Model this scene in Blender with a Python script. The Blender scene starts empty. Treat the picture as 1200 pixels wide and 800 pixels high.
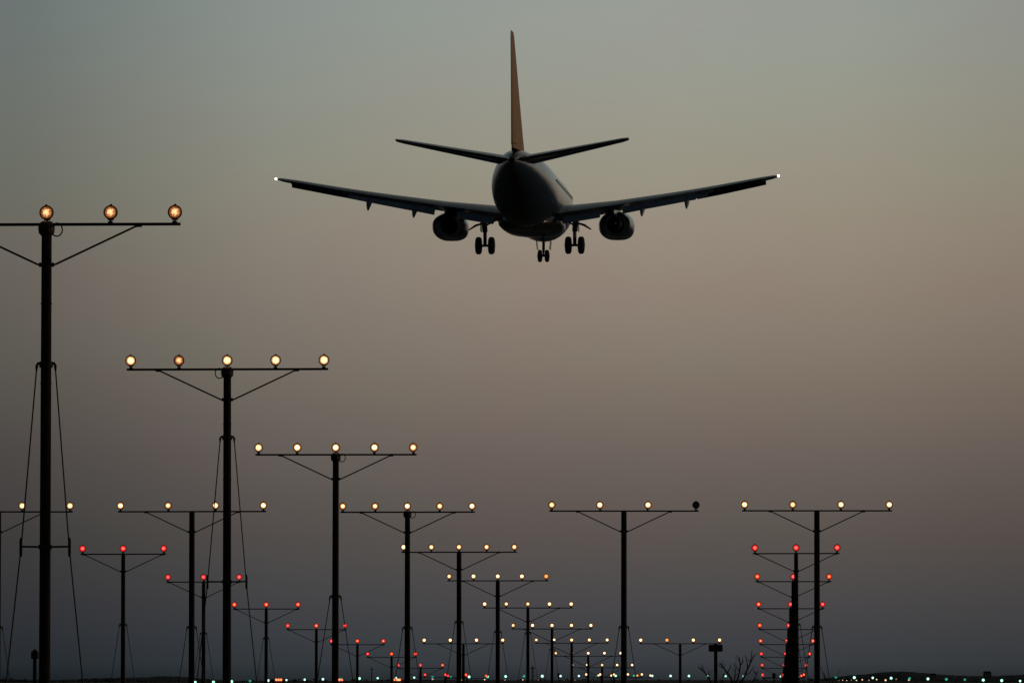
import bpy, math, random
from mathutils import Vector, Matrix
R = math.radians
random.seed(7)
scene = bpy.context.scene
COL = scene.collection

# ------------------------------------------------------------------ camera
EYE = 1.8
cam_d = bpy.data.cameras.new("camera")
cam_d.sensor_width = 36.0
cam_d.lens = 36.0 * 6746.0 / 1200.0
cam_d.clip_start = 0.5
cam_d.clip_end = 40000
cam = bpy.data.objects.new("camera", cam_d)
COL.objects.link(cam)
cam.location = (0, 0, EYE)
cam.rotation_euler = (R(90 + 3.376), 0, R(2.558))
scene.camera = cam

# ------------------------------------------------------------------ sky
SUN_AZ = R(78)      # clockwise from +Y: to the right of the picture
SUN_EL = R(3.0)
world = bpy.data.worlds.new("World")
scene.world = world
world.use_nodes = True
wn, wl = world.node_tree.nodes, world.node_tree.links
wn.clear()


def lin(c):
    c = c / 255.0
    return c / 12.92 if c <= 0.04045 else ((c + 0.055) / 1.055) ** 2.4


def rgb(r, g, b):
    return (lin(r), lin(g), lin(b), 1.0)


def wmath(op, a, b=None, clamp=False):
    n = wn.new("ShaderNodeMath")
    n.operation = op
    n.use_clamp = clamp
    for i, v in enumerate((a, b)):
        if v is None:
            continue
        if isinstance(v, (int, float)):
            n.inputs[i].default_value = v
        else:
            wl.new(v, n.inputs[i])
    return n.outputs[0]


def wrange(v, a, b, c=0.0, d=1.0):
    n = wn.new("ShaderNodeMapRange")
    n.interpolation_type = "SMOOTHSTEP"
    wl.new(v, n.inputs[0])
    for i, x in enumerate((a, b, c, d)):
        n.inputs[i + 1].default_value = x
    return n.outputs[0]


def wramp(v, stops):
    n = wn.new("ShaderNodeValToRGB")
    e = n.color_ramp.elements
    while len(e) > 1:
        e.remove(e[-1])
    e[0].position, e[0].color = stops[0]
    for p, c in stops[1:]:
        el = e.new(p)
        el.color = c
    wl.new(v, n.inputs[0])
    return n.outputs[0]


def wmix(fac, a, b, mode="MIX"):
    n = wn.new("ShaderNodeMix")
    n.data_type = "RGBA"
    n.blend_type = mode
    if isinstance(fac, (int, float)):
        n.inputs[0].default_value = fac
    else:
        wl.new(fac, n.inputs[0])
    for i, v in ((6, a), (7, b)):
        if isinstance(v, tuple):
            n.inputs[i].default_value = v
        else:
            wl.new(v, n.inputs[i])
    return n.outputs[2]


tc = wn.new("ShaderNodeTexCoord")
sx = wn.new("ShaderNodeSeparateXYZ")
wl.new(tc.outputs["Generated"], sx.inputs[0])
elev = wmath("ARCSINE", sx.outputs[2])
azim = wmath("ARCTAN2", sx.outputs[0], sx.outputs[1])
EL_MAX = 0.14
el = [(800, (40, 45, 49)), (776, (57, 61, 65)), (740, (66, 67, 70)), (708, (74, 72, 74)), (670, (82, 78, 77)), (630, (90, 83, 79)),
      (580, (100, 91, 86)), (530, (110, 99, 93)), (450, (126, 114, 103)), (408, (133, 122, 110)), (340, (144, 131, 118)), (268, (151, 140, 125)),
      (200, (153, 148, 132)), (110, (154, 154, 142)), (28, (153, 157, 149)), (-146, (150, 158, 154))]
band = wramp(wmath("DIVIDE", elev, EL_MAX, True), [(max(0.0, (798 - y) / 6746 / EL_MAX), rgb(*c)) for y, c in el])
A0, A1 = -0.30, 0.70
af = [(-0.30, (.36, .40, .45)), (-.180, (.40, .44, .48)), (-.130, (.48, .53, .57)), (-.110, (.63, .68, .71)), (-.087, (.80, .85, .88)), (-.065, (.90, .93, .94)),
      (-.0447, (.97, .97, .98)), (-.018, (1, 1, 1)), (.0146, (.97, .97, .96)), (.039, (.88, .87, .86)), (.06, (.82, .81, .80)),
      (.30, (.85, .82, .78)), (.70, (1.0, .93, .84))]
azf = wramp(wmath("DIVIDE", wmath("SUBTRACT", azim, A0), A1 - A0, True),
            [((a - A0) / (A1 - A0), (*c, 1.0)) for a, c in af])
front = wmix(1.0, band, azf, "MULTIPLY")
# mottling noise on the sky colour: very faint soft patches that shift the tint a little
st = wn.new("ShaderNodeMapping")
st.inputs["Scale"].default_value = (22, 22, 34)
wl.new(tc.outputs["Generated"], st.inputs[0])
nz = wn.new("ShaderNodeTexNoise")
nz.inputs["Scale"].default_value = 1.6
nz.inputs["Detail"].default_value = 5
wl.new(st.outputs[0], nz.inputs[0])
front = wmix(1.0, front, wramp(nz.outputs[0], [(.30, (1.0, .965, .985, 1)), (.5, (.988, .988, .988, 1)), (.70, (.972, 1.0, .985, 1))]), "MULTIPLY")
front = wmix(1.0, front, (1.015, 1.015, 1.015, 1), "MULTIPLY")
back = wrange(sx.outputs[1], 0.75, -0.1)
low = wmix(back, front, (.060, .062, .066, 1))
sky = wn.new("ShaderNodeTexSky")
sky.sky_type = "NISHITA"
sky.sun_disc = False
sky.sun_elevation = SUN_EL
sky.sun_rotation = SUN_AZ
sky.air_density = 1.0
sky.dust_density = 1.5
SKY_STRENGTH = 0.05
dim = wmix(1.0, sky.outputs[0], (.30, .30, .30, 1), "MULTIPLY")
up = wn.new("ShaderNodeVectorMath")
up.operation = "SCALE"
wl.new(low, up.inputs[0])
up.inputs[3].default_value = 1.0 / SKY_STRENGTH
full = wmix(wrange(elev, 0.14, 0.55), up.outputs[0], dim)
bg = wn.new("ShaderNodeBackground")
bg.inputs[1].default_value = SKY_STRENGTH
wl.new(full, bg.inputs[0])
out = wn.new("ShaderNodeOutputWorld")
wl.new(bg.outputs[0], out.inputs[0])

# ------------------------------------------------------------------ low dusk sun
sd = bpy.data.lights.new("sun", "SUN")
sd.energy = 0.35
sd.angle = R(6)
sd.color = (1.0, 0.72, 0.52)
sun = bpy.data.objects.new("sun", sd)
COL.objects.link(sun)
to_sun = Vector((math.sin(SUN_AZ) * math.cos(SUN_EL), math.cos(SUN_AZ) * math.cos(SUN_EL), math.sin(SUN_EL)))
sun.rotation_euler = to_sun.to_track_quat("Z", "Y").to_euler()
sun.location = (60, 60, 40)

vs = scene.view_settings
vs.view_transform = "Standard"
vs.look = "None"
vs.exposure = 0
vs.gamma = 1
vs.use_curve_mapping = False


# ------------------------------------------------------------------ materials
def mat(name, col, rough=0.7, metal=0.0, noise=0.0, nscale=3.0, spec=0.5, coat=0.0, col2=None):
    m = bpy.data.materials.new(name)
    m.use_nodes = True
    n, l = m.node_tree.nodes, m.node_tree.links
    b = n["Principled BSDF"]
    b.inputs["Base Color"].default_value = (*col, 1)
    b.inputs["Roughness"].default_value = rough
    b.inputs["Metallic"].default_value = metal
    b.inputs["Specular IOR Level"].default_value = spec
    b.inputs["Coat Weight"].default_value = coat
    b.inputs["Coat Roughness"].default_value = 0.08
    if noise or col2:
        t = n.new("ShaderNodeTexCoord")
        nz = n.new("ShaderNodeTexNoise")
        nz.inputs["Scale"].default_value = nscale
        nz.inputs["Detail"].default_value = 6
        l.new(t.outputs["Object"], nz.inputs[0])
        r = n.new("ShaderNodeValToRGB")
        c2 = col2 or tuple(c * (1 - noise) for c in col)
        r.color_ramp.elements[0].position = 0.35
        r.color_ramp.elements[1].position = 0.65
        r.color_ramp.elements[0].color = (*c2, 1)
        r.color_ramp.elements[1].color = (*col, 1)
        l.new(nz.outputs[0], r.inputs[0])
        l.new(r.outputs[0], b.inputs["Base Color"])
        rr = n.new("ShaderNodeMapRange")
        rr.inputs[3].default_value = max(0.02, rough - 0.08)
        rr.inputs[4].default_value = min(1.0, rough + 0.08)
        l.new(nz.outputs[0], rr.inputs[0])
        l.new(rr.outputs[0], b.inputs["Roughness"])
    return m


def lens_mat(name, core, rim, r, p0=0.45, p1=0.95, ripple=0.0):  # rim colour paints the soft glow round the lamp into the glass
    """glowing lamp glass: hot filament side in the middle, coloured towards the glass edge (object space, round the lens axis)"""
    m = bpy.data.materials.new(name)
    m.use_nodes = True
    n, l = m.node_tree.nodes, m.node_tree.links
    b = n["Principled BSDF"]
    b.inputs["Base Color"].default_value = (0.05, 0.05, 0.05, 1)
    b.inputs["Roughness"].default_value = 0.15
    t = n.new("ShaderNodeTexCoord")
    mp = n.new("ShaderNodeMapping")
    mp.inputs["Scale"].default_value = (1 / r, 0, 1 / r)
    l.new(t.outputs["Object"], mp.inputs[0])
    ln = n.new("ShaderNodeVectorMath")
    ln.operation = "LENGTH"
    l.new(mp.outputs[0], ln.inputs[0])
    fac = ln.outputs["Value"]
    if ripple:
        nz = n.new("ShaderNodeTexNoise")
        nz.inputs["Scale"].default_value = 3.6
        nz.inputs["Detail"].default_value = 2
        l.new(mp.outputs[0], nz.inputs[0])
        mr = n.new("ShaderNodeMapRange")
        mr.inputs[3].default_value = -ripple
        mr.inputs[4].default_value = ripple
        l.new(nz.outputs[0], mr.inputs[0])
        ad = n.new("ShaderNodeMath")
        l.new(fac, ad.inputs[0])
        l.new(mr.outputs[0], ad.inputs[1])
        fac = ad.outputs[0]
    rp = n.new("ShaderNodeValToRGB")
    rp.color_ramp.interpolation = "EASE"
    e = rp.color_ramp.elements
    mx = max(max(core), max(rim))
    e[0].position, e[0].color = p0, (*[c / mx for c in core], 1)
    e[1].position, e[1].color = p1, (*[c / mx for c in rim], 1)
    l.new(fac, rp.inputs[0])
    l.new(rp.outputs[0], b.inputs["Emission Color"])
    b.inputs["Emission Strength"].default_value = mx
    return m


def emit(name, col, s):
    m = bpy.data.materials.new(name)
    m.use_nodes = True
    b = m.node_tree.nodes["Principled BSDF"]
    b.inputs["Base Color"].default_value = (*[min(1, c) for c in col], 1)
    b.inputs["Emission Color"].default_value = (*col, 1)
    b.inputs["Emission Strength"].default_value = s
    return m


M = {}
M["steel"] = mat("weathered_steel", (.035, .030, .024), .75, 0, .45, 4, .25)
M["wood"] = mat("creosoted_pole", (.030, .024, .017), .85, 0, .5, 6, .15)
M["housing"] = mat("lamp_housing", (.050, .038, .026), .55, 0, .4, 30, .3)
M["cable"] = mat("guy_cable", (.030, .030, .030), .6, .3, .3, 20, .3)
M["grass"] = mat("dry_grass", (.055, .062, .028), .95, 0, 0, .6, .1, 0, (.032, .038, .018))
M["asphalt"] = mat("asphalt", (.05, .05, .052), .9, 0, .3, 2, .2)
M["paint"] = mat("white_road_paint", (.75, .75, .72), .7, 0, .25, 3, .3)
M["hill"] = mat("far_wooded_ground", (.070, .090, .085), 1.0, 0, .5, .02, .05)  # base colour lifted and blued, painting in the haze of distance
M["wood_mass"] = mat("far_foliage", (.045, .060, .035), 1.0, 0, .5, .3, .05)
M["bark"] = mat("bark", (.045, .036, .028), .9, 0, .4, 14, .1)
M["concrete"] = mat("concrete", (.25, .24, .22), .9, 0, .3, 2, .2)
# aircraft
M["navy"] = mat("navy_paint", (.035, .065, .105), .30, 0, .25, .6, .5, .6)
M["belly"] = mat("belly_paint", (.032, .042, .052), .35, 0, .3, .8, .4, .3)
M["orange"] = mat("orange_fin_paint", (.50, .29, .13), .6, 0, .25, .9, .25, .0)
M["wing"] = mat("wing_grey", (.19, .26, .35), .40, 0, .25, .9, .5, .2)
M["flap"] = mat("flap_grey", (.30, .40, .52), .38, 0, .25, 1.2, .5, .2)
M["dark_metal"] = mat("dark_metal", (.02, .02, .02), .65, .2, .3, 4)
M["window"] = mat("window_glass", (.01, .012, .015), .08, 0, 0, 3, .5)
M["gear"] = mat("gear_metal", (.10, .10, .10), .45, .5, .3, 6)
M["tyre"] = mat("tyre_rubber", (.018, .018, .018), .8, 0, .3, 5, .3)
M["bare"] = mat("bare_metal", (.35, .34, .33), .35, .9, .2, 3)
LR = .095
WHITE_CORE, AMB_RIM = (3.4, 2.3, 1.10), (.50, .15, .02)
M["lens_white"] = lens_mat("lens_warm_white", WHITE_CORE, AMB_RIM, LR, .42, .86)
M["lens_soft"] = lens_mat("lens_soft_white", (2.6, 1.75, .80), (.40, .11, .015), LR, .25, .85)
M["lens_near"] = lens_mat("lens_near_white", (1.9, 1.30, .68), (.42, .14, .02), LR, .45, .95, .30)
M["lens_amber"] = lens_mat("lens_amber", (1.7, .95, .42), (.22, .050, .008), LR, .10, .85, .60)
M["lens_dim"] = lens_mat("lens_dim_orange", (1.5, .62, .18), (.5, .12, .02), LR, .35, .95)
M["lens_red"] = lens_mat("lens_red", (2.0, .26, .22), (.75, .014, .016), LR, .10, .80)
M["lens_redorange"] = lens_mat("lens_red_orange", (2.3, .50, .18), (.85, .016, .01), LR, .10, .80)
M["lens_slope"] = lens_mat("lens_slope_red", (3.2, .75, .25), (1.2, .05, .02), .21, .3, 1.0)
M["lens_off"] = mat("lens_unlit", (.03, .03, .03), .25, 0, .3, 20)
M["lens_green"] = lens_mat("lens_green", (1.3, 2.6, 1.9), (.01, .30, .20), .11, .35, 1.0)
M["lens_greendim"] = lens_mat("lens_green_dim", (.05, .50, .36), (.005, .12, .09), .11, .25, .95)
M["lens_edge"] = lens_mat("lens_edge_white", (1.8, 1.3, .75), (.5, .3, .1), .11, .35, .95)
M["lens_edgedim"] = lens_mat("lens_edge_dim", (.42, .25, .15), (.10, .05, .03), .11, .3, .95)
M["tip_light"] = emit("strobe_glow", (1.0, .82, .55), 4)


# ------------------------------------------------------------------ mesh helpers
class MB:
    def __init__(self):
        self.v, self.f = [], []

    def ring_loft(self, rings, cap0=True, cap1=True, closed=True):
        base = len(self.v)
        n = len(rings[0])
        for r in rings:
            self.v += [tuple(p) for p in r]
        for i in range(len(rings) - 1):
            for k in range(n if closed else n - 1):
                a = base + i * n + k
                b = base + i * n + (k + 1) % n
                self.f.append((a, b, b + n, a + n))
        if cap0:
            self.f.append(tuple(base + k for k in reversed(range(n))))
        if cap1:
            o = base + (len(rings) - 1) * n
            self.f.append(tuple(o + k for k in range(n)))
        return self

    def tube(self, pts, rad, n=8):
        pts = [Vector(p) for p in pts]
        rads = rad if isinstance(rad, (list, tuple)) else [rad] * len(pts)
        rings = []
        prev = None
        for i, p in enumerate(pts):
            d = (pts[min(i + 1, len(pts) - 1)] - pts[max(i - 1, 0)]).normalized()
            if prev is None:
                ref = Vector((0, 0, 1)) if abs(d.z) < .9 else Vector((0, 1, 0))
                u = d.cross(ref).normalized()
            else:
                u = (prev - d * prev.dot(d)).normalized()
            prev = u
            w = d.cross(u)
            rings.append([p + (u * math.cos(2 * math.pi * k / n) + w * math.sin(2 * math.pi * k / n)) * rads[i] for k in range(n)])
        return self.ring_loft(rings)

    def lathe(self, prof, o=(0, 0, 0), axis="Z", n=16, cap0=True, cap1=True):
        o = Vector(o)
        rings = []
        for r, h in prof:
            ring = []
            for k in range(n):
                c, s = math.cos(2 * math.pi * k / n) * r, math.sin(2 * math.pi * k / n) * r
                ring.append(o + Vector({"Z": (c, s, h), "Y": (s, h, c), "X": (h, c, s)}[axis]))
            rings.append(ring)
        return self.ring_loft(rings, cap0, cap1)

    def box(self, c, s, rot=None, bev=0.0):
        c = Vector(c)
        x, y, z = (q / 2 for q in s)
        b = min(bev, x * .9, y * .9) if bev else 0
        if b:
            sec = [(x - b, -y), (x, -y + b), (x, y - b), (x - b, y), (-x + b, y), (-x, y - b), (-x, -y + b), (-x + b, -y)]
            ins = [(px * (1 - b / x), py * (1 - b / y)) for px, py in sec]
            rings = [[Vector((px, py, -z)) for px, py in ins], [Vector((px, py, -z + b)) for px, py in sec],
                     [Vector((px, py, z - b)) for px, py in sec], [Vector((px, py, z)) for px, py in ins]]
        else:
            sec = [(x, -y), (x, y), (-x, y), (-x, -y)]
            rings = [[Vector((px, py, -z)) for px, py in sec], [Vector((px, py, z)) for px, py in sec]]
        if rot:
            rings = [[rot @ p for p in r] for r in rings]
        return self.ring_loft([[c + p for p in r] for r in rings])

    def mesh(self, name, m, smooth=40):
        me = bpy.data.meshes.new(name)
        me.from_pydata(self.v, [], self.f)
        me.validate()
        import bmesh
        bm = bmesh.new()
        bm.from_mesh(me)
        bmesh.ops.recalc_face_normals(bm, faces=bm.faces)
        bm.to_mesh(me)
        bm.free()
        if smooth:
            for p in me.polygons:
                p.use_smooth = True
            me.set_sharp_from_angle(angle=R(smooth))
        me.materials.append(m)
        return me

    def build(self, name, m, parent=None, loc=None, smooth=40):
        return put(name, self.mesh(name, m, smooth), parent, loc)


def put(name, data, parent=None, loc=None, rot=None):
    o = bpy.data.objects.new(name, data)
    COL.objects.link(o)
    if parent:
        o.parent = parent
    if loc is not None:
        o.location = loc
    if rot is not None:
        o.rotation_euler = rot
    return o


def tag(o, label, cat, group=None):
    o["label"] = label
    o["category"] = cat
    if group:
        o["group"] = group
    return o


def struct(o, kind="structure"):
    o["kind"] = kind
    return o


# ------------------------------------------------------------------ ground
def sstep(a, b, x):
    t = max(0.0, min(1.0, (x - a) / (b - a)))
    return t * t * (3 - 2 * t)


AXIS = -11.5        # the runway centre line runs along +Y at this x
STEP = 30.48
THR = 16 * STEP


def ground_z(x, y):
    z = 1.56 * sstep(60, 470, y)
    z += .36 * max(0.0, 1 - ((x - AXIS) / 42.0) ** 2) * sstep(425, 480, y) * (1 - sstep(3000, 3300, y))
    z -= 7.5 * sstep(3000, 4200, y)
    z += .05 * math.sin(x * .13 + y * .05) * math.sin(y * .11 - x * .07) * (1 - sstep(380, 440, y))
    return z


xs = [-9000, -6000, -4000, -2500, -1500, -900, -500, -300, -200, -140, -100] + [AXIS + i * 4 for i in range(-20, 21)] + \
     [90, 130, 200, 300, 500, 900, 1500, 2500, 4000, 6000, 9000]
ys = [-3000, -1500, -700, -300, -120] + list(range(-60, 520, 10)) + list(range(530, 1000, 30)) + list(range(1000, 3400, 150)) + \
     [3500, 3700, 3900, 4200, 5000, 6500, 9000, 14000]


def sheet(name, gx, gy, m, dz=0.0, kind="structure"):
    v = [(x, y, ground_z(x, y) + dz) for y in gy for x in gx]
    n = len(gx)
    f = [(j * n + i, j * n + i + 1, (j + 1) * n + i + 1, (j + 1) * n + i) for j in range(len(gy) - 1) for i in range(n - 1)]
    me = bpy.data.meshes.new(name)
    me.from_pydata(v, [], f)
    for p in me.polygons:
        p.use_smooth = True
    me.materials.append(m)
    o = put(name, me)
    struct(o, kind)
    return o


sheet("ground", xs, ys, M["grass"])
rx = [AXIS + i * 4 for i in range(-6, 7)]
ry = [y for y in ys if 490 <= y <= 3000]
sheet("runway", rx, ry, M["asphalt"], .006)
mk = MB()
for i in range(-6, 7):
    if i:
        cx = AXIS + i * 3.4 + (-.6 if i > 0 else .6)
        pts = [(cx - .9, 500), (cx + .9, 500), (cx + .9, 545), (cx - .9, 545)]
        b = len(mk.v)
        mk.v += [(px, py, ground_z(px, py) + .03) for px, py in pts]
        mk.f.append((b, b + 1, b + 2, b + 3))
struct(mk.build("runway_markings", M["paint"], smooth=0))


# far low hills and the wood along the horizon
def ridge(name, D, prof, depth, m, base):
    """prof(px) gives the crest height in metres over the eye for a bearing given in photo pixels"""
    rng = random.Random(3)
    v, f = [], []
    n = 0
    px = -700
    while px <= 2300:
        az = (px - 901.4) / 6746
        x = D * math.tan(az)
        h = prof(px, rng) + EYE
        for dy, k in ((-depth, 0), (-depth * .45, .75), (0, 1), (depth * .5, .7), (depth * 1.2, 0)):
            v.append((x * (1 + dy / D), D + dy, base + (h - base) * k))
        px += 3
        n += 1
    for i in range(n - 1):
        for k in range(4):
            a = i * 5 + k
            f.append((a, a + 5, a + 6, a + 1))
    me = bpy.data.meshes.new(name)
    me.from_pydata(v, [], f)
    me.materials.append(m)
    return put(name, me)


def bump(px, c, w, h):
    return h * math.exp(-((px - c) / w) ** 2)


def hill_prof(px, rng):
    k = 9000 / 6746
    h = .6 + bump(px, 205, 42, 5.4) + bump(px, 130, 45, 3.2) + bump(px, 1045, 50, 9.0) + bump(px, 985, 35, 3.0) + bump(px, 1110, 60, 4.5) + bump(px, 1215, 60, 5.5)
    h += bump(px, 500, 60, 1.6) + bump(px, -150, 160, 5) + bump(px, 1500, 250, 8)
    return (h + rng.uniform(-.35, .35)) * k


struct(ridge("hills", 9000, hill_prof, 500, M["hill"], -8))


def far_wood():
    """tree crowns standing side by side 4 km off, each a rough clump of leaf faces"""
    rng = random.Random(11)
    mb = MB()
    for k in range(900):
        px = rng.uniform(-420, 1700)
        D = rng.uniform(4100, 4500)
        x = D * math.tan((px - 901.4) / 6746)
        top = EYE + (1.6 + 1.0 * math.sin(px * .021) + .9 * math.sin(px * .057 + 1) + rng.uniform(-.9, 1.1)) * D / 6746
        top += (.9 if rng.random() < .07 else 0) * 1.0
        base = ground_z(x, D)
        w = rng.uniform(2.5, 5.5)
        h = top - base
        for j in range(14):
            t = rng.random()
            c = Vector((x + rng.uniform(-w, w) * (1 - .5 * t), D + rng.uniform(-w, w), base + h * (.12 + .82 * t)))
            s = rng.uniform(.7, 1.7)
            b = len(mb.v)
            for q in range(4):
                d = Vector((rng.gauss(0, 1), rng.gauss(0, 1), rng.gauss(0, .8))).normalized() * s
                mb.v.append(tuple(c + d))
            mb.f += [(b, b + 1, b + 2), (b, b + 2, b + 3), (b, b + 1, b + 3), (b + 1, b + 2, b + 3)]
    me = bpy.data.meshes.new("far_wood")
    me.from_pydata(mb.v, [], mb.f)
    me.materials.append(M["wood_mass"])
    return struct(put("far_wood", me), "stuff")


far_wood()


# ------------------------------------------------------------------ lamps of the approach lights
def lamp_mesh():
    mb = MB()
    # cup-shaped reflector housing, open to the front (-Y), with a rolled rim
    mb.lathe([(.094, -.040), (.108, -.046), (.116, -.036), (.116, -.012), (.104, .005), (.092, .045), (.060, .090), (.034, .105), (.030, .135)], axis="Y", n=20, cap0=False)
    mb.box((0, .02, -.125), (.030, .030, .050))
    mb.lathe([(.030, -.165), (.042, -.160), (.042, -.140), (.030, -.135)], o=(0, .02, 0), n=10)
    mb.box((0, .03, -.108), (.10, .022, .020))
    mb.box((0, -.030, .122), (.035, .022, .020))
    return mb.mesh("lamp", M["housing"])


def lens_mesh(name, m, r=.094, bulge=.028, n=20):
    mb = MB()
    mb.lathe([(.001, -bulge), (r * .3, -bulge * .92), (r * .6, -bulge * .66), (r * .85, -bulge * .3), (r, 0)], axis="Y", n=n)
    return mb.mesh(name, m, 80)


LAMP = lamp_mesh()
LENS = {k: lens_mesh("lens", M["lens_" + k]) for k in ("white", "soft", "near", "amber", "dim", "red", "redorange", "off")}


def add_lamp(parent, x, z, kind, rng, size=1.0):
    o = put("lamp", LAMP, parent, (x, 0, z), (R(-rng.uniform(2, 6)), rng.uniform(-.05, .05), R(rng.uniform(-4, 4))))
    o.scale = (size,) * 3
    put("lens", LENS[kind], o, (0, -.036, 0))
    if kind == "off":
        o["label"] = "unlit dark lamp"
    return o


def mast(x, y, lamp_z, xs_, kinds, label, group, collar=None, guy_slope=.15, spreader=None, box=False, loop=1, r=(.085, .098), brace=1.43, size=1.0, brace_drop=.64):
    rng = random.Random(int(x * 31 + y * 17))
    gz = ground_z(x, y)
    t = put("approach_light_mast", None, None, (x, y, gz))
    t.empty_display_size = .5
    tag(t, label, "light mast", group)
    zl = EYE + lamp_z - gz
    zb = zl - .187 * size
    half = max(abs(q) for q in xs_) + .085
    # pole with a cap and a few hose-clamp bands
    mb = MB()
    mb.lathe([(r[1], -.3), (r[1], 0), (r[0] + (r[1] - r[0]) * .5, zb * .5), (r[0], zb - .03), (r[0] * .8, zb - .026)], n=18)
    for q in (.72, .86):
        mb.lathe([(r[0] + .004, zb * q - .012), (r[0] + .010, zb * q - .010), (r[0] + .010, zb * q + .010), (r[0] + .004, zb * q + .012)], n=18)
    mb.build("pole", M["wood"], t)
    mb = MB()
    mb.box((0, 0, zb), (half * 2, .052, .046), bev=.006)
    mb.lathe([(.024, -.004), (.030, 0), (.024, .004)], o=(half, 0, zb), axis="X", n=8)
    mb.build("crossbar", M["steel"], t)
    if brace and zb > 1.2:
        for s in (-1, 1):
            mb = MB()
            mb.tube([(s * (r[0] - .01), 0, zb - brace_drop - .012), (s * (r[0] + .06), 0, zb - brace_drop), (s * brace, 0, zb - .035), (s * (brace + .10), 0, zb - .030)], .0165, 8)
            mb.lathe([(.03, -.02), (.04, 0), (.03, .02)], o=(s * (r[0] + .02), 0, zb - brace_drop - .005), axis="X", n=8)
            mb.build("brace", M["steel"], t)
    if box:
        mb = MB()
        mb.lathe([(.08, -.17), (.125, -.12), (.135, -.04), (.125, .035), (.07, .07)], o=(0, -.02, zb - .02), n=14)
        mb.box((0, -.14, zb - .06), (.13, .03, .13), bev=.02)
        mb.build("junction_box", M["housing"], t)
        mb = MB()
        pts = []
        for k in range(15):
            a = R(100 - 250 * k / 14)
            pts.append((loop * (.165 + .09 * math.cos(a)), -.05 + .004 * k, zb - .085 + .105 * math.sin(a)))
        mb.tube(pts, .012, 6)
        mb.build("cable_loop", M["cable"], t)
    if collar is not None:
        zc = EYE + collar - gz
        mb = MB()
        mb.lathe([(r[1] + .003, zc - .05), (r[1] + .016, zc - .045), (r[1] + .016, zc + .045), (r[1] + .003, zc + .05)], n=18)
        w = r[1] + .055
        for s in (-1, 1):
            mb.tube([(s * r[0], 0, zc + .01), (s * (w - .02), 0, zc + .02), (s * w, 0, zc - .02), (s * (w + .004), 0, zc - .10)], [.022, .024, .024, .015], 8)
        mb.build("collar", M["steel"], t)
        sp_h = None
        if spreader:
            sp_h = EYE + spreader[0] - gz
            mb = MB()
            mb.lathe([(r[1] + .002, sp_h - .04), (r[1] + .014, sp_h - .03), (r[1] + .014, sp_h + .03), (r[1] + .002, sp_h + .04)], n=18)
            for s in (-1, 1):
                mb.tube([(s * r[0], 0, sp_h), (s * spreader[1], 0, sp_h + .005)], .016, 8)
                mb.lathe([(.012, -.16), (.024, -.13), (.024, .10), (.010, .15)], o=(s * (spreader[1] + .005), 0, sp_h), n=8)
            mb.build("spreader", M["steel"], t)
        for s in (-1, 1):
            p = [(s * (w + .004), 0, zc - .09)]
            if sp_h:
                p.append((s * spreader[1], 0, sp_h))
                p.append((s * (spreader[1] + .107 * sp_h), 0, -.05))
            else:
                p.append((s * (w + guy_slope * zc), 0, -.05))
            mb = MB()
            for a, b in zip(p, p[1:]):
                mb.tube([a, b], .0115, 6)
            mb.build("guy_wire", M["cable"], t)
    t.rotation_euler = (rng.uniform(-.002, .002), rng.uniform(-.0018, .0018), rng.uniform(-.02, .02))
    for q, k in zip(xs_, kinds):
        if k == "white" and rng.random() < .25:
            k = "soft"
        add_lamp(t, q, zl, k, rng, size)
    return t


ORD = ["", "nearest", "second", "third", "fourth", "fifth", "sixth", "seventh", "eighth", "ninth", "tenth", "eleventh", "twelfth", "last"]
W5 = [-2.06, -1.03, 0, 1.03, 2.06]
LZ = {3: 7.48, 4: 6.81, 5: 6.19, 6: 5.56, 7: 4.97, 8: 4.44, 9: 3.68, 10: 2.96, 11: 2.41, 12: 1.79, 13: 1.13, 14: .52, 15: .47}
CK = {3: ["amber"] * 5, 4: ["near", "amber", "near", "near", "near"], 5: ["near", "white", "white", "white", "white"],
      6: ["white", "soft", "white", "soft", "white"], 7: ["white", "soft", "soft", "soft", "soft"], 8: ["white", "white", "white", "white", "dim"],
      15: ["white", "white", "white", "dim", "white"]}
COLLAR = {3: 5.05, 4: 5.17, 5: 2.24, 6: 1.70, 7: 2.2, 8: 2.1, 9: 2.3, 10: 1.7}
CEN = {3: "tallest mast, five amber lamps on its crossbar, cut by the left photo edge",
       4: "tall mast with five lamps right of the tallest one, guy wires spread by a bar",
       5: "white five lamp mast, third tallest, right of the two tallest masts",
       13: "low white five lamp mast, third from the far end of its row",
       14: "waist high row of five white lamps, second from the far end of the centre row",
       15: "waist high row of five white lamps with one dim, farthest of the centre row"}
for k in range(3, 16):
    lab = CEN.get(k, "%s white five lamp mast from the camera in the diagonal centre row" % ORD[k - 2])
    far = k >= 9
    mast(AXIS - (.04 if k == 3 else 0), k * STEP, LZ[k], W5, CK.get(k, ["white"] * 5), lab, "white approach masts of the centre row",
         collar=COLLAR.get(k), spreader={3: (2.14, .385), 4: (2.11, .41)}.get(k), box=k <= 6, loop=-1 if k == 4 else 1,
         r=(.082, .094) if k < 7 else ((.088, .094) if k < 9 else (.072, .080)), size=1.0)
W4 = [-2.29, -.763, .763, 2.29]
wide = [(-13.09, "white four lamp mast on the left photo edge, half hidden behind the tallest mast", ["white", "white", "near", "near"]),
        (-6.88, "white four lamp mast behind the second tallest mast, at its left", ["white", "white", "white", "white"]),
        (6.88, "white four lamp mast with its rightmost lamp unlit", ["white", "white", "white", "off"]),
        (13.0, "white four lamp mast standing among the stacked red lamps on the right", ["white"] * 4)]
for dx, lab, kk in wide:
    mast(AXIS + dx, 6 * STEP, LZ[6] + .03, W4, kk, lab, "white four lamp masts of the wide bar", collar=1.72, r=(.088, .096), size=1.02)
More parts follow.
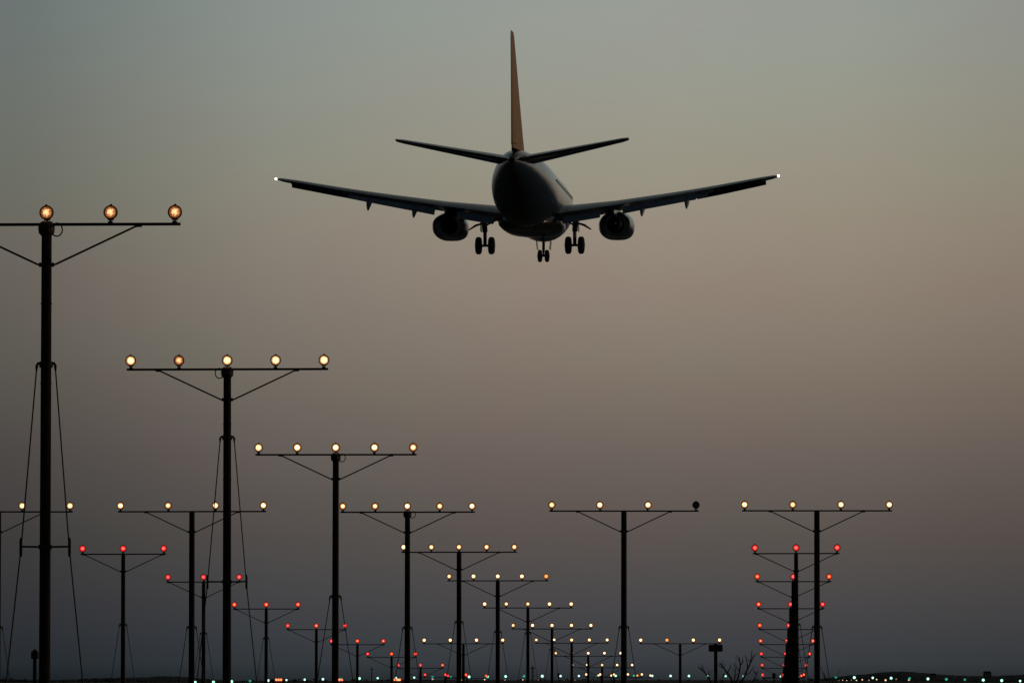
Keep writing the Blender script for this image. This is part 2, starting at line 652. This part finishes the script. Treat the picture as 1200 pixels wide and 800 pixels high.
for dx, lab, kk in ((-6.31, "small far white four lamp mast left of the photo centre", ["white"] * 4),
                    (6.31, "small far white four lamp mast beside the box on a post", ["white", "dim", "white", "white"])):
    mast(AXIS + dx, 11 * STEP, 2.40, W4, kk, lab, "far white four lamp masts", r=(.075, .085), size=1.12)
W3 = [-1.52, 0, 1.52]
RZ = {7: 4.93, 8: 4.42, 9: 3.66, 10: 2.95, 11: 2.35, 12: 1.75, 13: 1.12, 14: .50, 15: .45}
rr = random.Random(21)
for side, word in ((-1, "left"), (1, "right")):
    for k in range(7, 16):
        if side < 0:
            kinds = {7: ["red"] * 3, 8: ["red"] * 3, 9: ["redorange"] * 3, 10: ["red", "redorange", "red"], 11: ["red", "redorange", "redorange"],
                     12: ["red", "redorange", "redorange"]}.get(k, ["red", "red", "redorange"])
        else:
            kinds = {7: ["red"] * 3, 8: ["redorange", "red", "redorange"], 9: ["redorange", "red", "red"], 10: ["redorange", "red", "red"], 11: ["redorange", "red", "redorange"]}.get(k, ["red", "red", "redorange"])
        o_ = ORD[k - 6] if k < 15 else "farthest"
        if k == 7:
            lab = "nearest and tallest of the red three lamp masts in the %s red row" % word
        elif k == 15:
            lab = "farthest low red three lamp mast of the %s red row" % word
        else:
            lab = "red three lamp mast, %s from the camera in the %s red row" % (o_, word)
        mast(AXIS + side * 12.5, k * STEP, RZ[k], W3, kinds, lab, "red masts of the %s row" % word,
             collar={7: 2.1, 8: 2.04, 9: 2.06}.get(k), r=(.075, .085), brace=1.42, size=1.12)


# ------------------------------------------------------------------ ground lights at the runway
def small_light_meshes(kind):
    mb = MB()
    mb.lathe([(.07, 0), (.07, .02), (.02, .03), (.02, .18), (.05, .20), (.07, .24), (.07, .33), (.03, .37)], n=10)
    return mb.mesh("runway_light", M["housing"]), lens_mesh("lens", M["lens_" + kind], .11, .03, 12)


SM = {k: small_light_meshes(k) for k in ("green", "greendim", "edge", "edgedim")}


def ground_light(name, x, y, z_over_eye, kind, label, cat, group, s=1.0):
    body, lens = SM[kind]
    gz = ground_z(x, y)
    o = put(name, body, None, (x, y, gz))
    h = max(.10, EYE + z_over_eye - gz)
    o.scale = (1, 1, h / .28)
    tag(o, label, cat, group)
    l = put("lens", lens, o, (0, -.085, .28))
    l.scale = (s, s, s / (h / .28))
    return o


def thr_y(px):
    return 791.4 + 6.0 * ((px - 742) / 450.0) ** 2


px = 228.0
i = 0
rg = random.Random(5)
while px < 1200:
    yy = thr_y(px)
    x = (px - 901.4) / 6746 * THR
    b = rg.random()
    ground_light("threshold_light", x, THR, (798 - yy) / 6746 * THR, "greendim" if b < .22 else "green", "small green light in the row across the runway threshold",
                 "runway light", "green threshold lights", rg.uniform(.85, 1.25))
    px += 21.45
    i += 1
for k in range(11):
    d = 581 + 58.6 * k
    for x in (14.0, -37.4):
        dimv = (k % 3 == 1 and x > 0)
        ground_light("runway_edge_light", x, d, .16 + (.10 if k % 2 else 0), "edgedim" if dimv else "edge", "small warm white light along the runway edge beyond the green lights",
                     "runway light", "white runway edge lights", rg.uniform(.8, 1.3))


def slope_box(px, label):
    d = 870
    x = (px - 901.4) / 6746 * d
    gz = ground_z(x, d)
    t = put("glide_slope_light", None, None, (x, d, gz))
    tag(t, label, "runway light", "low red light boxes beside the runway")
    hz = EYE + .26 - gz
    mb = MB()
    mb.box((0, .25, hz), (1.25, .55, .36), bev=.04)
    mb.build("housing", M["housing"], t)
    for s in (-1, 1):
        mb = MB()
        mb.tube([(s * .45, .25, -.05), (s * .45, .25, hz - .17)], .035, 8)
        mb.build("leg", M["steel"], t)
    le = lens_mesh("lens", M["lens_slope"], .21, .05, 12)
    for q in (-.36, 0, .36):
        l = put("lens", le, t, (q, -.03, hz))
    return t


for px, w in ((326, "leftmost"), (397.5, "middle"), (465.5, "rightmost")):
    slope_box(px, "low red light box on the grass, %s of the three near the left horizon" % w)


# ------------------------------------------------------------------ posts, shrubs, far things
def at(px, D):
    return (px - 901.4) / 6746 * D


def box_post(px, D, top_y, w_px, h_px, post_px, label):
    x = at(px, D)
    gz = ground_z(x, D)
    s = D / 6746
    zt = EYE + (798 - top_y) * s - gz
    t = put("equipment_post", None, None, (x, D, gz))
    tag(t, label, "equipment post")
    mb = MB()
    mb.tube([(0, 0, -.1), (0, 0, zt - h_px * s * .6)], post_px * s / 2, 12)
    mb.build("post", M["wood"], t)
    mb = MB()
    mb.box((0, 0, zt - h_px * s / 2), (w_px * s, .16, h_px * s), bev=.02)
    mb.box((0, -.09, zt - h_px * s / 2), (w_px * s * .8, .02, h_px * s * .7), bev=.008)
    mb.lathe([(.05, 0), (.05, .03), (.02, .045)], o=(0, 0, zt), n=10)
    mb.build("equipment_box", M["steel"], t)
    return t


box_post(838.5, 170, 755.0, 16.5, 8.2, 4.2, "wide dark box on a post beside the bare shrub")
box_post(38.5, 140, 762.5, 8.5, 9.0, 4.5, "small dark box on a post left of the tallest mast's foot")
box_post(654.5, 600, 788.5, 3.0, 3.5, 1.3, "tiny dark post under the far white masts, right of the photo centre")
box_post(906.5, 440, 788.5, 4.0, 5.0, 1.6, "tiny dark post between two green lights left of the stacked red masts")


def antenna(px, D, top_y, r, label, lattice=False):
    x = at(px, D)
    gz = ground_z(x, D)
    zt = EYE + (798 - top_y) * D / 6746 - gz
    t = put("antenna_mast", None, None, (x, D, gz))
    tag(t, label, "antenna")
    mb = MB()
    if lattice:
        n = 3
        for k in range(n):
            a = 2 * math.pi * k / n
            mb.tube([(r * math.cos(a), r * math.sin(a), 0), (r * .7 * math.cos(a), r * .7 * math.sin(a), zt)], .05, 6)
        for j in range(int(zt / .6)):
            for k in range(n):
                a, b = 2 * math.pi * k / n, 2 * math.pi * (k + 1) / n
                z0, z1 = j * .6, min(zt, j * .6 + .6)
                mb.tube([(r * .9 * math.cos(a), r * .9 * math.sin(a), z0), (r * .9 * math.cos(b), r * .9 * math.sin(b), z1)], .025, 5)
    else:
        mb.tube([(0, 0, 0), (0, 0, zt * .6), (0, 0, zt)], [r, r * .8, r * .4], 8)
    mb.build("mast", M["steel"], t)
    mb = MB()
    mb.box((0, 0, zt * .82), (r * 5, r * 2, .12), bev=.02)
    mb.build("cross_arm", M["steel"], t)
    return t


antenna(435.5, 900, 780, .09, "thin dark antenna on the horizon behind the red left row")
antenna(624, 900, 779.5, .14, "faint lattice tower on the horizon behind the far white masts", True)


def shrub(px, D, top_y, spread_px, n, seed, label):
    x = at(px, D)
    gz = ground_z(x, D)
    rng = random.Random(seed)
    s = D / 6746
    H = EYE + (798 - top_y) * s - gz
    t = put("bare_shrub", None, None, (x, D, gz))
    tag(t, label, "shrub")
    mb = MB()

    def grow(p, d, length, r, depth):
        pts = [p]
        k = 5
        for i in range(k):
            d = (d + Vector((rng.gauss(0, .10), rng.gauss(0, .10), .06))).normalized()
            p = p + d * length / k
            pts.append(p)
        mb.tube(pts, [r * (1 - .5 * i / k) for i in range(k + 1)], 6)
        if depth:
            for i in range(rng.choice((2, 3))):
                q = pts[rng.choice((2, 3, 4))]
                ax = Vector((rng.gauss(0, 1), rng.gauss(0, .6), rng.uniform(.1, .9))).normalized()
                grow(q, (d * .75 + ax * .7).normalized(), length * rng.uniform(.35, .6), r * .5, depth - 1)

    for i in range(n):
        a = (i + .5) / n * 2 - 1
        sp = a * spread_px * s * .5
        tip = Vector((sp, rng.uniform(-.3, .3), H * (1 - .25 * abs(a)) * rng.uniform(.8, 1.0)))
        b = Vector((sp * .12, 0, 0))
        grow(b, (tip - b).normalized(), (tip - b).length * .86, .026, 2)
    mb.build("branches", M["bark"], t)
    return t


def traced_shrub(D, label):
    rng = random.Random(31)
    k = D / 6746
    x0 = at(856, D)
    gz = ground_z(x0, D)
    t = put("bare_shrub", None, None, (x0, D, gz))
    tag(t, label, "shrub")
    stems = [
        ([(857, 905), (857, 850), (858, 803), (857, 795), (852, 788), (847, 781), (843, 776)], 1.5), ([(852, 788), (855, 783), (856, 778)], .7), ([(848, 782), (844, 781), (841, 778)], .6),
        ([(858, 905), (860, 840), (860, 803), (864, 795), (866, 787), (867, 778), (866, 770)], 1.4), ([(867, 780), (870, 774), (870, 768)], .6), ([(866, 786), (862, 780), (862, 775)], .6),
        ([(860, 905), (862, 830), (864, 803), (872, 793), (876, 783), (879, 776), (883, 768)], 1.4), ([(876, 783), (875, 774), (873, 767)], .7), ([(879, 776), (880, 768), (881, 762)], .7), ([(873, 791), (878, 788), (883, 780)], .6),
        ([(854, 905), (846, 850), (836, 806), (831, 796), (826, 788), (818, 781)], 1.3), ([(827, 790), (824, 783), (822, 777)], .6), ([(833, 800), (830, 790), (831, 784)], .6),
        ([(858, 880), (858, 830), (860, 800), (861, 790), (862, 783)], 1.0), ([(856, 880), (850, 820), (848, 803), (846, 795), (848, 789)], .9), ([(853, 890), (842, 840), (840, 803), (838, 794)], .9),
        ([(862, 890), (872, 830), (878, 803), (884, 794), (888, 786)], .9), ([(862, 890), (868, 840), (871, 806), (870, 796), (872, 787)], .8)]
    mb = MB()
    for pts, r in stems:
        y = rng.uniform(-.25, .25)
        P = []
        for i, (px, py) in enumerate(pts):
            y += rng.uniform(-.05, .05)
            P.append(Vector(((px - 856) * k + rng.uniform(-.004, .004), y * (i / (len(pts) - 1)) ** .7, EYE + (798 - py) * k - gz)))
        mb.tube(P, [r * k * (1 - .55 * i / (len(P) - 1)) for i in range(len(P))], 6)
        if r > .8:
            for j in range(3):
                q = P[-1 - j % 2] + (P[-2] - P[-1]) * rng.uniform(0, .8)
                d = Vector((rng.gauss(0, .6), rng.gauss(0, .6), rng.uniform(.4, 1))).normalized()
                mb.tube([q, q + d * .05, q + d * .10 + Vector((0, 0, .02))], [.45 * k, .35 * k, .2 * k], 5)
    mb.build("branches", M["bark"], t)


traced_shrub(105, "leafless shrub with dark curved twigs beside the wide box on a post")
shrub(967, 105, 787, 26, 4, 9, "low leafless shrub at the foot of the right four lamp mast")
shrub(8, 150, 784, 16, 4, 12, "small dark shrub in the lower left corner behind the guy wires")


def far_building(px, D, w_px, top_y, label):
    x = at(px, D)
    s = D / 6746
    gz = ground_z(x, D)
    h = EYE + (798 - top_y) * s - gz
    w = w_px * s
    t = put("distant_building", None, None, (x, D, gz))
    tag(t, label, "building")
    mb = MB()
    mb.box((0, 0, h * .46), (w * .92, w * 1.2, h * .92))
    mb.build("wall", M["concrete"], t, smooth=0)
    mb = MB()
    mb.ring_loft([[Vector((-w / 2, y, h * .92)), Vector((w / 2, y, h * .92)), Vector((w * .30, y, h)), Vector((-w * .30, y, h))] for y in (-w * .65, w * .65)])
    mb.build("roof", M["steel"], t, smooth=0)
    mb = MB()
    mb.box((0, -w * .6 - .03, h * .25), (w * .3, .06, h * .5))
    mb.build("door", M["housing"], t, smooth=0)
    return t


far_building(1092, 3900, 8, 788.5, "low dark building on the right horizon, the left and lower of two")
far_building(1155, 3900, 10, 786, "taller dark block on the right horizon, near the photo corner")


# ------------------------------------------------------------------ the airliner (X right, Y forward, Z up; origin over the main gear)
def S(s):
    return 17.0 - s


PX, PD = 621.0, 333.0
plane = put("airliner", None, None, ((PX - 901.4) / 6746 * PD, PD, EYE + (798 - 297) / 6746 * PD + 3.40))
plane.rotation_euler = (R(1.0), 0, R(-1.4))
plane.empty_display_size = 3
tag(plane, "twin engine jet airliner on landing approach with its wheels down", "airliner")


def egg(y, w, zt, zb, n=32, p=2.0):
    zc, h = (zt + zb) / 2, (zt - zb) / 2
    ring = []
    for k in range(n):
        a = 2 * math.pi * k / n
        c, s = math.cos(a), math.sin(a)
        ring.append(Vector((w * math.copysign(abs(c) ** (2 / p), c), y, zc + h * math.copysign(abs(s) ** (2 / p), s))))
    return ring


FUS = [(0, .05, -.42, -.52), (.25, .48, .02, -.92), (.8, .88, .45, -1.25), (1.6, 1.25, .95, -1.52), (2.4, 1.5, 1.40, -1.70), (3.4, 1.70, 1.75, -1.86),
       (4.6, 1.83, 1.94, -1.97), (6.2, 1.88, 2.0, -2.0), (9, 1.88, 2.0, -2.0), (12, 1.88, 2.0, -2.0), (15, 1.88, 2.0, -2.0), (18, 1.88, 2.0, -2.0), (20, 1.88, 2.0, -2.0),
       (21.5, 1.87, 2.0, -1.93), (23, 1.80, 1.99, -1.70), (24.5, 1.66, 1.97, -1.34), (26, 1.45, 1.93, -.90), (27.5, 1.18, 1.87, -.42), (29, .90, 1.80, .02),
       (30.3, .62, 1.60, .34), (31.4, .38, 1.36, .60), (32.1, .20, 1.14, .74)]
mb = MB()
mb.ring_loft([egg(S(s), w, a, b) for s, w, a, b in FUS])
fus = mb.build("fuselage", M["navy"], plane, smooth=60)
mb = MB()
mb.lathe([(.10, -.18), (.16, -.16), (.17, .3)], o=(0, S(32.15), .94), axis="Y", n=14)
mb.build("exhaust_outlet", M["dark_metal"], fus)
for s, z, h in ((21.0, -1.95, .34), (8.0, 1.98, .36), (14.5, 1.99, .30)):
    mb = MB()
    sg = -1 if z < 0 else 1
    mb.ring_loft([[Vector((-.02, S(s) + .2, z)), Vector((.02, S(s) + .2, z)), Vector((.02, S(s) - .2, z)), Vector((-.02, S(s) - .2, z))],
                  [Vector((-.008, S(s) - .02, z + sg * h)), Vector((.008, S(s) - .02, z + sg * h)), Vector((.008, S(s) - .2, z + sg * h)), Vector((-.008, S(s) - .2, z + sg * h))]])
    mb.build("blade_antenna", M["belly"], fus)
mb = MB()
mb.ring_loft([egg(S(s), w, a, b, 24, 2.6) for s, w, a, b in ((9.4, .7, -1.6, -1.97), (10.6, 1.45, -1.1, -2.06), (12, 1.80, -.95, -2.12), (15, 1.86, -.90, -2.14),
                                                               (17.5, 1.82, -.95, -2.12), (19.2, 1.40, -1.2, -2.02), (20.6, .6, -1.6, -1.90))])
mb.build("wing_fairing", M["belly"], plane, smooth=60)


for sgn in (-1, 1):
    for i in range(31):
        s = 5.6 + i * .508
        z = .52
        zc = 0.0
        xw = 1.88 * math.sqrt(1 - (z / 2.0) ** 2)
        mb = MB()
        mb.ring_loft([[Vector((sgn * (xw + dx), S(s) + .115 * math.cos(2 * math.pi * k / 10), z + .17 * math.sin(2 * math.pi * k / 10))) for k in range(10)] for dx in (-.05, .012)])
        mb.build("cabin_window", M["window"], fus)


def airfoil(x, yle, chord, z, tc, inc, n=9):
    """closed loop of section points; Y runs aft from the leading edge"""
    us = [(1 - math.cos(math.pi * i / (n - 1))) / 2 for i in range(n)]

    def th(u):
        return 5 * tc * (.2969 * math.sqrt(u) - .126 * u - .3516 * u * u + .2843 * u ** 3 - .1036 * u ** 4)

    pts = [(u, th(u) * 1.1 + .02 * math.sin(math.pi * u)) for u in us] + [(u, -th(u) * .9 + .02 * math.sin(math.pi * u)) for u in reversed(us[1:-1])]
    ca, sa = math.cos(inc), math.sin(inc)
    return [Vector((x, yle - (u * ca + t * sa) * chord, z + (t * ca - u * sa) * chord)) for u, t in pts]


def lerp(tab, x):
    for (x0, *a), (x1, *b) in zip(tab, tab[1:]):
        if x <= x1:
            t = (x - x0) / (x1 - x0)
            return [p + (q - p) * t for p, q in zip(a, b)]
    return tab[-1][1:]


# span station: LE position (s), chord, z, thickness ratio
WT = [(1.2, 10.6, 7.8, -.99, .135), (1.9, 11.1, 7.2, -.92, .135), (4.9, 13.0, 4.9, -.53, .13), (8.0, 14.85, 3.75, -.12, .13), (11.0, 16.6, 2.75, .30, .13), (13.4, 18.05, 2.0, .70, .13),
      (14.2, 18.55, 1.7, .83, .11), (14.45, 18.95, 1.1, .87, .09)]


def wing_at(x):
    return lerp(WT, x)


for sgn in (-1, 1):
    xsn = [1.2, 1.9, 3.4, 4.9, 6.5, 8.0, 9.5, 11.0, 12.3, 13.4, 14.2, 14.45]
    rings = []
    for x in xsn:
        s, c, z, tc_ = wing_at(x)
        rings.append(airfoil(sgn * x, S(s), c * (.92 if x < 10.6 else 1.0), z, tc_, R(1.0)))
    mb = MB()
    mb.ring_loft(rings)
    wg = mb.build("wing", M["wing"], plane, smooth=50)
    # flaps: two slotted panels each, lowered
    for x0, x1, c0, c1, a0, a1 in ((2.0, 4.15, .82, .78, 22, 34), (5.45, 10.4, .72, .42, 24, 36)):
        mb = MB()
        for stage in (0, 1):
            rr_ = []
            for j in range(7):
                x = x0 + (x1 - x0) * j / 6
                s, c, z, tc_ = wing_at(x)
                fc = c0 + (c1 - c0) * j / 6
                te = s + c * .90
                zt = z - math.sin(R(1)) * c * .9 - .10 - .02 * c
                if stage == 0:
                    rr_.append(airfoil(sgn * x, S(te - .05), fc, zt, .16, R(a0), 7))
                else:
                    rr_.append(airfoil(sgn * x, S(te - .05 + fc * math.cos(R(a0)) * .93), fc * .5, zt - fc * math.sin(R(a0)) * .90 + .02, .17, R(a1), 7))
            mb.ring_loft(rr_)
        mb.build("flap", M["flap"], wg, smooth=50)
    # aileron
    mb = MB()
    rr_ = []
    for j in range(5):
        x = 10.75 + (13.6 - 10.75) * j / 4
        s, c, z, tc_ = wing_at(x)
        rr_.append(airfoil(sgn * x, S(s + c * .74), c * .31, z - .045 * c, .17, R(9), 7))
    mb.ring_loft(rr_)
    mb.build("aileron", M["belly"], wg, smooth=50)
    # leading edge slats, run out and down
    for x0, x1 in ((5.9, 9.6), (9.68, 13.75)):
        mb = MB()
        rr_ = []
        for j in range(6):
            x = x0 + (x1 - x0) * j / 5
            s, c, z, tc_ = wing_at(x)
            k = .17 * c + .12
            rr_.append(airfoil(sgn * x, S(s - .20), k, z - .25, .38, R(-24), 7))
        mb.ring_loft(rr_)
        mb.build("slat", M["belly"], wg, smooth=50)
    # flap track fairings
    for x in (6.6, 9.2):
        s, c, z, tc_ = wing_at(x)
        mb = MB()
        y0 = S(s + c * .55)
        k = c / 3.5
        mb.ring_loft([[p + Vector((sgn * x, 0, 0)) for p in egg(y0 - d * k, w, z - .16 * k - a, z - .16 * k - b, 12)] for d, w, a, b in
                      ((0, .04, .10, .18), (.5, .13, .0, .34), (1.2, .16, .03, .50), (1.7, .15, .15, .68), (2.1, .10, .36, .86), (2.35, .02, .82, .90))])
        mb.build("flap_track_fairing", M["wing"], wg, smooth=60)
    mb = MB()
    mb.lathe([(.01, -.14), (.05, -.11), (.072, -.05), (.072, .05), (.05, .11), (.01, .14)], o=(sgn * 14.50, S(19.9), .86), axis="Y", n=12)
    mb.build("wingtip_light", M["tip_light"], wg)
    # engine
    ex, ez = sgn * 4.88, -1.54
    E = [(11.9, .80, .62, -.70), (12.05, .90, .72, -.78), (12.6, 1.00, .80, -.82), (13.4, 1.04, .82, -.81), (14.4, 1.02, .78, -.78), (15.2, .95, .68, -.73), (15.7, .88, .60, -.70)]

    def nac(s, w, a, b, n=28):
        ring = []
        for q in range(n):
            t_ = 2 * math.pi * q / n
            c, si = math.cos(t_), math.sin(t_)
            p = 2.0 if si >= 0 else 2.8
            ring.append(Vector((ex + w * math.copysign(abs(c) ** (2 / p), c), S(s), ez + (a if si >= 0 else -b) * math.copysign(abs(si) ** (2 / p), si))))
        return ring

    # the rear lip turns back into the fan duct and ends on the closed guide-vane wall; the inlet does the same at the front
    rings = [nac(13.0, .70, .55, -.60), nac(12.1, .74, .57, -.65)] + [nac(s, w, a, b) for s, w, a, b in E] + \
            [nac(15.71, .84, .56, -.66), nac(15.2, .82, .56, -.65), nac(14.9, .80, .55, -.64)]
    mb = MB()
    mb.ring_loft(rings, True, True)
    en = mb.build("engine", M["navy"], plane, smooth=50)
    mb = MB()
    mb.lathe([(.01, S(12.62)), (.12, S(12.70)), (.17, S(12.9)), (.50, S(12.94)), (.50, S(12.98))], o=(ex, 0, ez), axis="Y", n=24)
    mb.build("fan", M["dark_metal"], en)
    mb = MB()
    mb.lathe([(.34, S(16.2)), (.36, S(16.15)), (.46, S(15.6)), (.50, S(14.95))], o=(ex, 0, ez - .05), axis="Y", n=24, cap0=False)
    mb.lathe([(.34, S(16.2)), (.32, S(15.9)), (.31, S(15.6))], o=(ex, 0, ez - .05), axis="Y", n=24, cap0=False)
    mb.build("exhaust_nozzle", M["dark_metal"], en)
    mb = MB()
    mb.lathe([(.01, S(16.55)), (.08, S(16.4)), (.18, S(16.0)), (.22, S(15.62))], o=(ex, 0, ez - .05), axis="Y", n=18)
    mb.build("exhaust_cone", M["dark_metal"], en)
    mb = MB()
    zt = -.80
    mb.ring_loft([[Vector((ex + q * w, S(s), z)) for q, z in ((-1, zb_), (1, zb_), (1, zt_), (-1, zt_))] for s, w, zb_, zt_ in
                  ((12.9, .08, -.95, -.72), (13.4, .15, -1.00, -.66), (14.5, .17, -1.10, -.70), (16.0, .15, -1.25, -.80), (17.6, .05, -1.05, -.90))])
    mb.build("pylon", M["navy"], en, smooth=30)

# tail
for sgn in (-1, 1):
    T = [(.25, 27.3, 4.1, 1.04, .125), (1.0, 27.75, 3.75, 1.17, .125), (3.5, 29.35, 2.6, 1.60, .13), (6.1, 30.95, 1.5, 2.05, .14), (6.48, 31.35, 1.0, 2.12, .13)]
    mb = MB()
    mb.ring_loft([airfoil(sgn * x, S(s), c, z, t_, R(-1.0)) for x, s, c, z, t_ in T])
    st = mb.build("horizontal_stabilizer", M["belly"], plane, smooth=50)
    mb = MB()
    mb.ring_loft([airfoil(sgn * x, S(s + c * .70), c * .34, z + .01, t_ * 1.6, R(3), 7) for x, s, c, z, t_ in [(.9, *lerp(T, .9)), (3.5, *lerp(T, 3.5)), (6.0, *lerp(T, 6.0))]])
    mb.build("elevator", M["belly"], st, smooth=50)


def fin_sec(z, s, chord, th, n=9):
    us = [(1 - math.cos(math.pi * i / (n - 1))) / 2 for i in range(n)]

    def tk(u):
        return 5 * th * (.2969 * math.sqrt(u) - .126 * u - .3516 * u * u + .2843 * u ** 3 - .1036 * u ** 4)
    pts = [(u, tk(u)) for u in us] + [(u, -tk(u)) for u in reversed(us[1:-1])]
    return [Vector((t_, S(s + u * chord), z)) for u, t_ in pts]


mb = MB()
mb.ring_loft([fin_sec(z, s, c, th) for z, s, c, th in ((1.75, 25.0, 6.2, .68), (2.6, 25.9, 5.5, .60), (4.5, 27.6, 4.3, .42), (6.5, 29.4, 3.0, .27), (7.9, 30.8, 2.2, .17), (8.13, 31.1, 1.8, .12))])
fin = mb.build("tail_fin", M["orange"], plane, smooth=50)
mb = MB()
mb.ring_loft([fin_sec(z, s, c, th) for z, s, c, th in ((2.0, 29.7, 1.75, .34), (4.5, 30.75, 1.25, .22), (6.5, 31.5, .95, .15), (7.75, 32.1, .80, .10))])
mb.build("rudder", M["orange"], fin, smooth=50)
mb = MB()
mb.ring_loft([fin_sec(z, s, c, th) for z, s, c, th in ((1.9, 21.8, 6.5, .30), (2.25, 23.4, 4.9, .24), (2.7, 25.4, 2.8, .14))])
mb.build("dorsal_fin", M["navy"], fin, smooth=50)


# landing gear
def wheel(cx, y, z, r, w, parent):
    mb = MB()
    b = w * .28
    mb.lathe([(r * .52, -w / 2), (r * .72, -w / 2), (r * .90, -w / 2 + b * .4), (r, -w / 2 + b), (r, w / 2 - b), (r * .90, w / 2 - b * .4), (r * .72, w / 2), (r * .52, w / 2)],
             o=(cx, y, z), axis="X", n=24)
    mb.lathe([(r * .18, -w / 2 - .03), (r * .45, -w / 2 - .01), (r * .5, -w / 2 + .02)], o=(cx, y, z), axis="X", n=16)
    mb.lathe([(r * .5, w / 2 - .02), (r * .45, w / 2 + .01), (r * .18, w / 2 + .03)], o=(cx, y, z), axis="X", n=16)
    return mb.build("wheel", M["tyre"], parent, smooth=50)


for sgn in (-1, 1):
    x, zc = sgn * 2.61, -3.40 + .51
    mb = MB()
    mb.tube([(x + sgn * .05, 0, -1.1), (x, 0, -2.1)], .15, 12)
    mb.tube([(x, 0, -2.05), (x, 0, zc + .02)], .105, 12)
    mb.tube([(x - .45, 0, zc), (x + .45, 0, zc)], .075, 10)
    mb.tube([(x + sgn * .02, 0, -1.75), (x - sgn * .95, .1, -1.25)], .055, 8)
    mb.tube([(x, .02, -1.55), (x + sgn * .55, .0, -1.72), (x + sgn * .95, .0, -1.98)], [.05, .07, .04], 8)
    mb.tube([(x, -.10, -2.1), (x, -.32, -2.42), (x, -.08, zc + .1)], .035, 8)
    g = mb.build("main_landing_gear", M["gear"], plane, smooth=50)
    for q in (-.375, .375):
        wheel(x + q, 0, zc, .51, .37, g)
    mb = MB()
    mb.box((x + sgn * .22, 0, -1.72), (.04, 1.1, .75), bev=.01)
    mb.build("gear_door", M["belly"], g)
zc = -3.15 + .345
yn = S(4.55)
mb = MB()
mb.tube([(0, yn + .12, -1.8), (0, yn + .02, -2.55)], .085, 12)
mb.tube([(0, yn + .02, -2.5), (0, yn, zc)], .055, 10)
mb.tube([(-.26, yn, zc), (.26, yn, zc)], .05, 8)
mb.tube([(0, yn + .05, -2.35), (0, yn + .9, -1.8)], .045, 8)
mb.tube([(0, yn - .06, -2.5), (0, yn - .22, -2.75), (0, yn - .05, zc + .06)], .025, 8)
ng = mb.build("nose_landing_gear", M["gear"], plane, smooth=50)
for q in (-.215, .215):
    wheel(q, yn, zc, .37, .26, ng)
for sgn in (-1, 1):
    mb = MB()
    mb.box((sgn * .40, yn + .35, -2.15), (.03, 1.3, .52), Matrix.Rotation(R(6 * sgn), 3, "Y"), bev=.008)
    mb.build("gear_door", M["belly"], ng)

print("objects", len(bpy.data.objects))
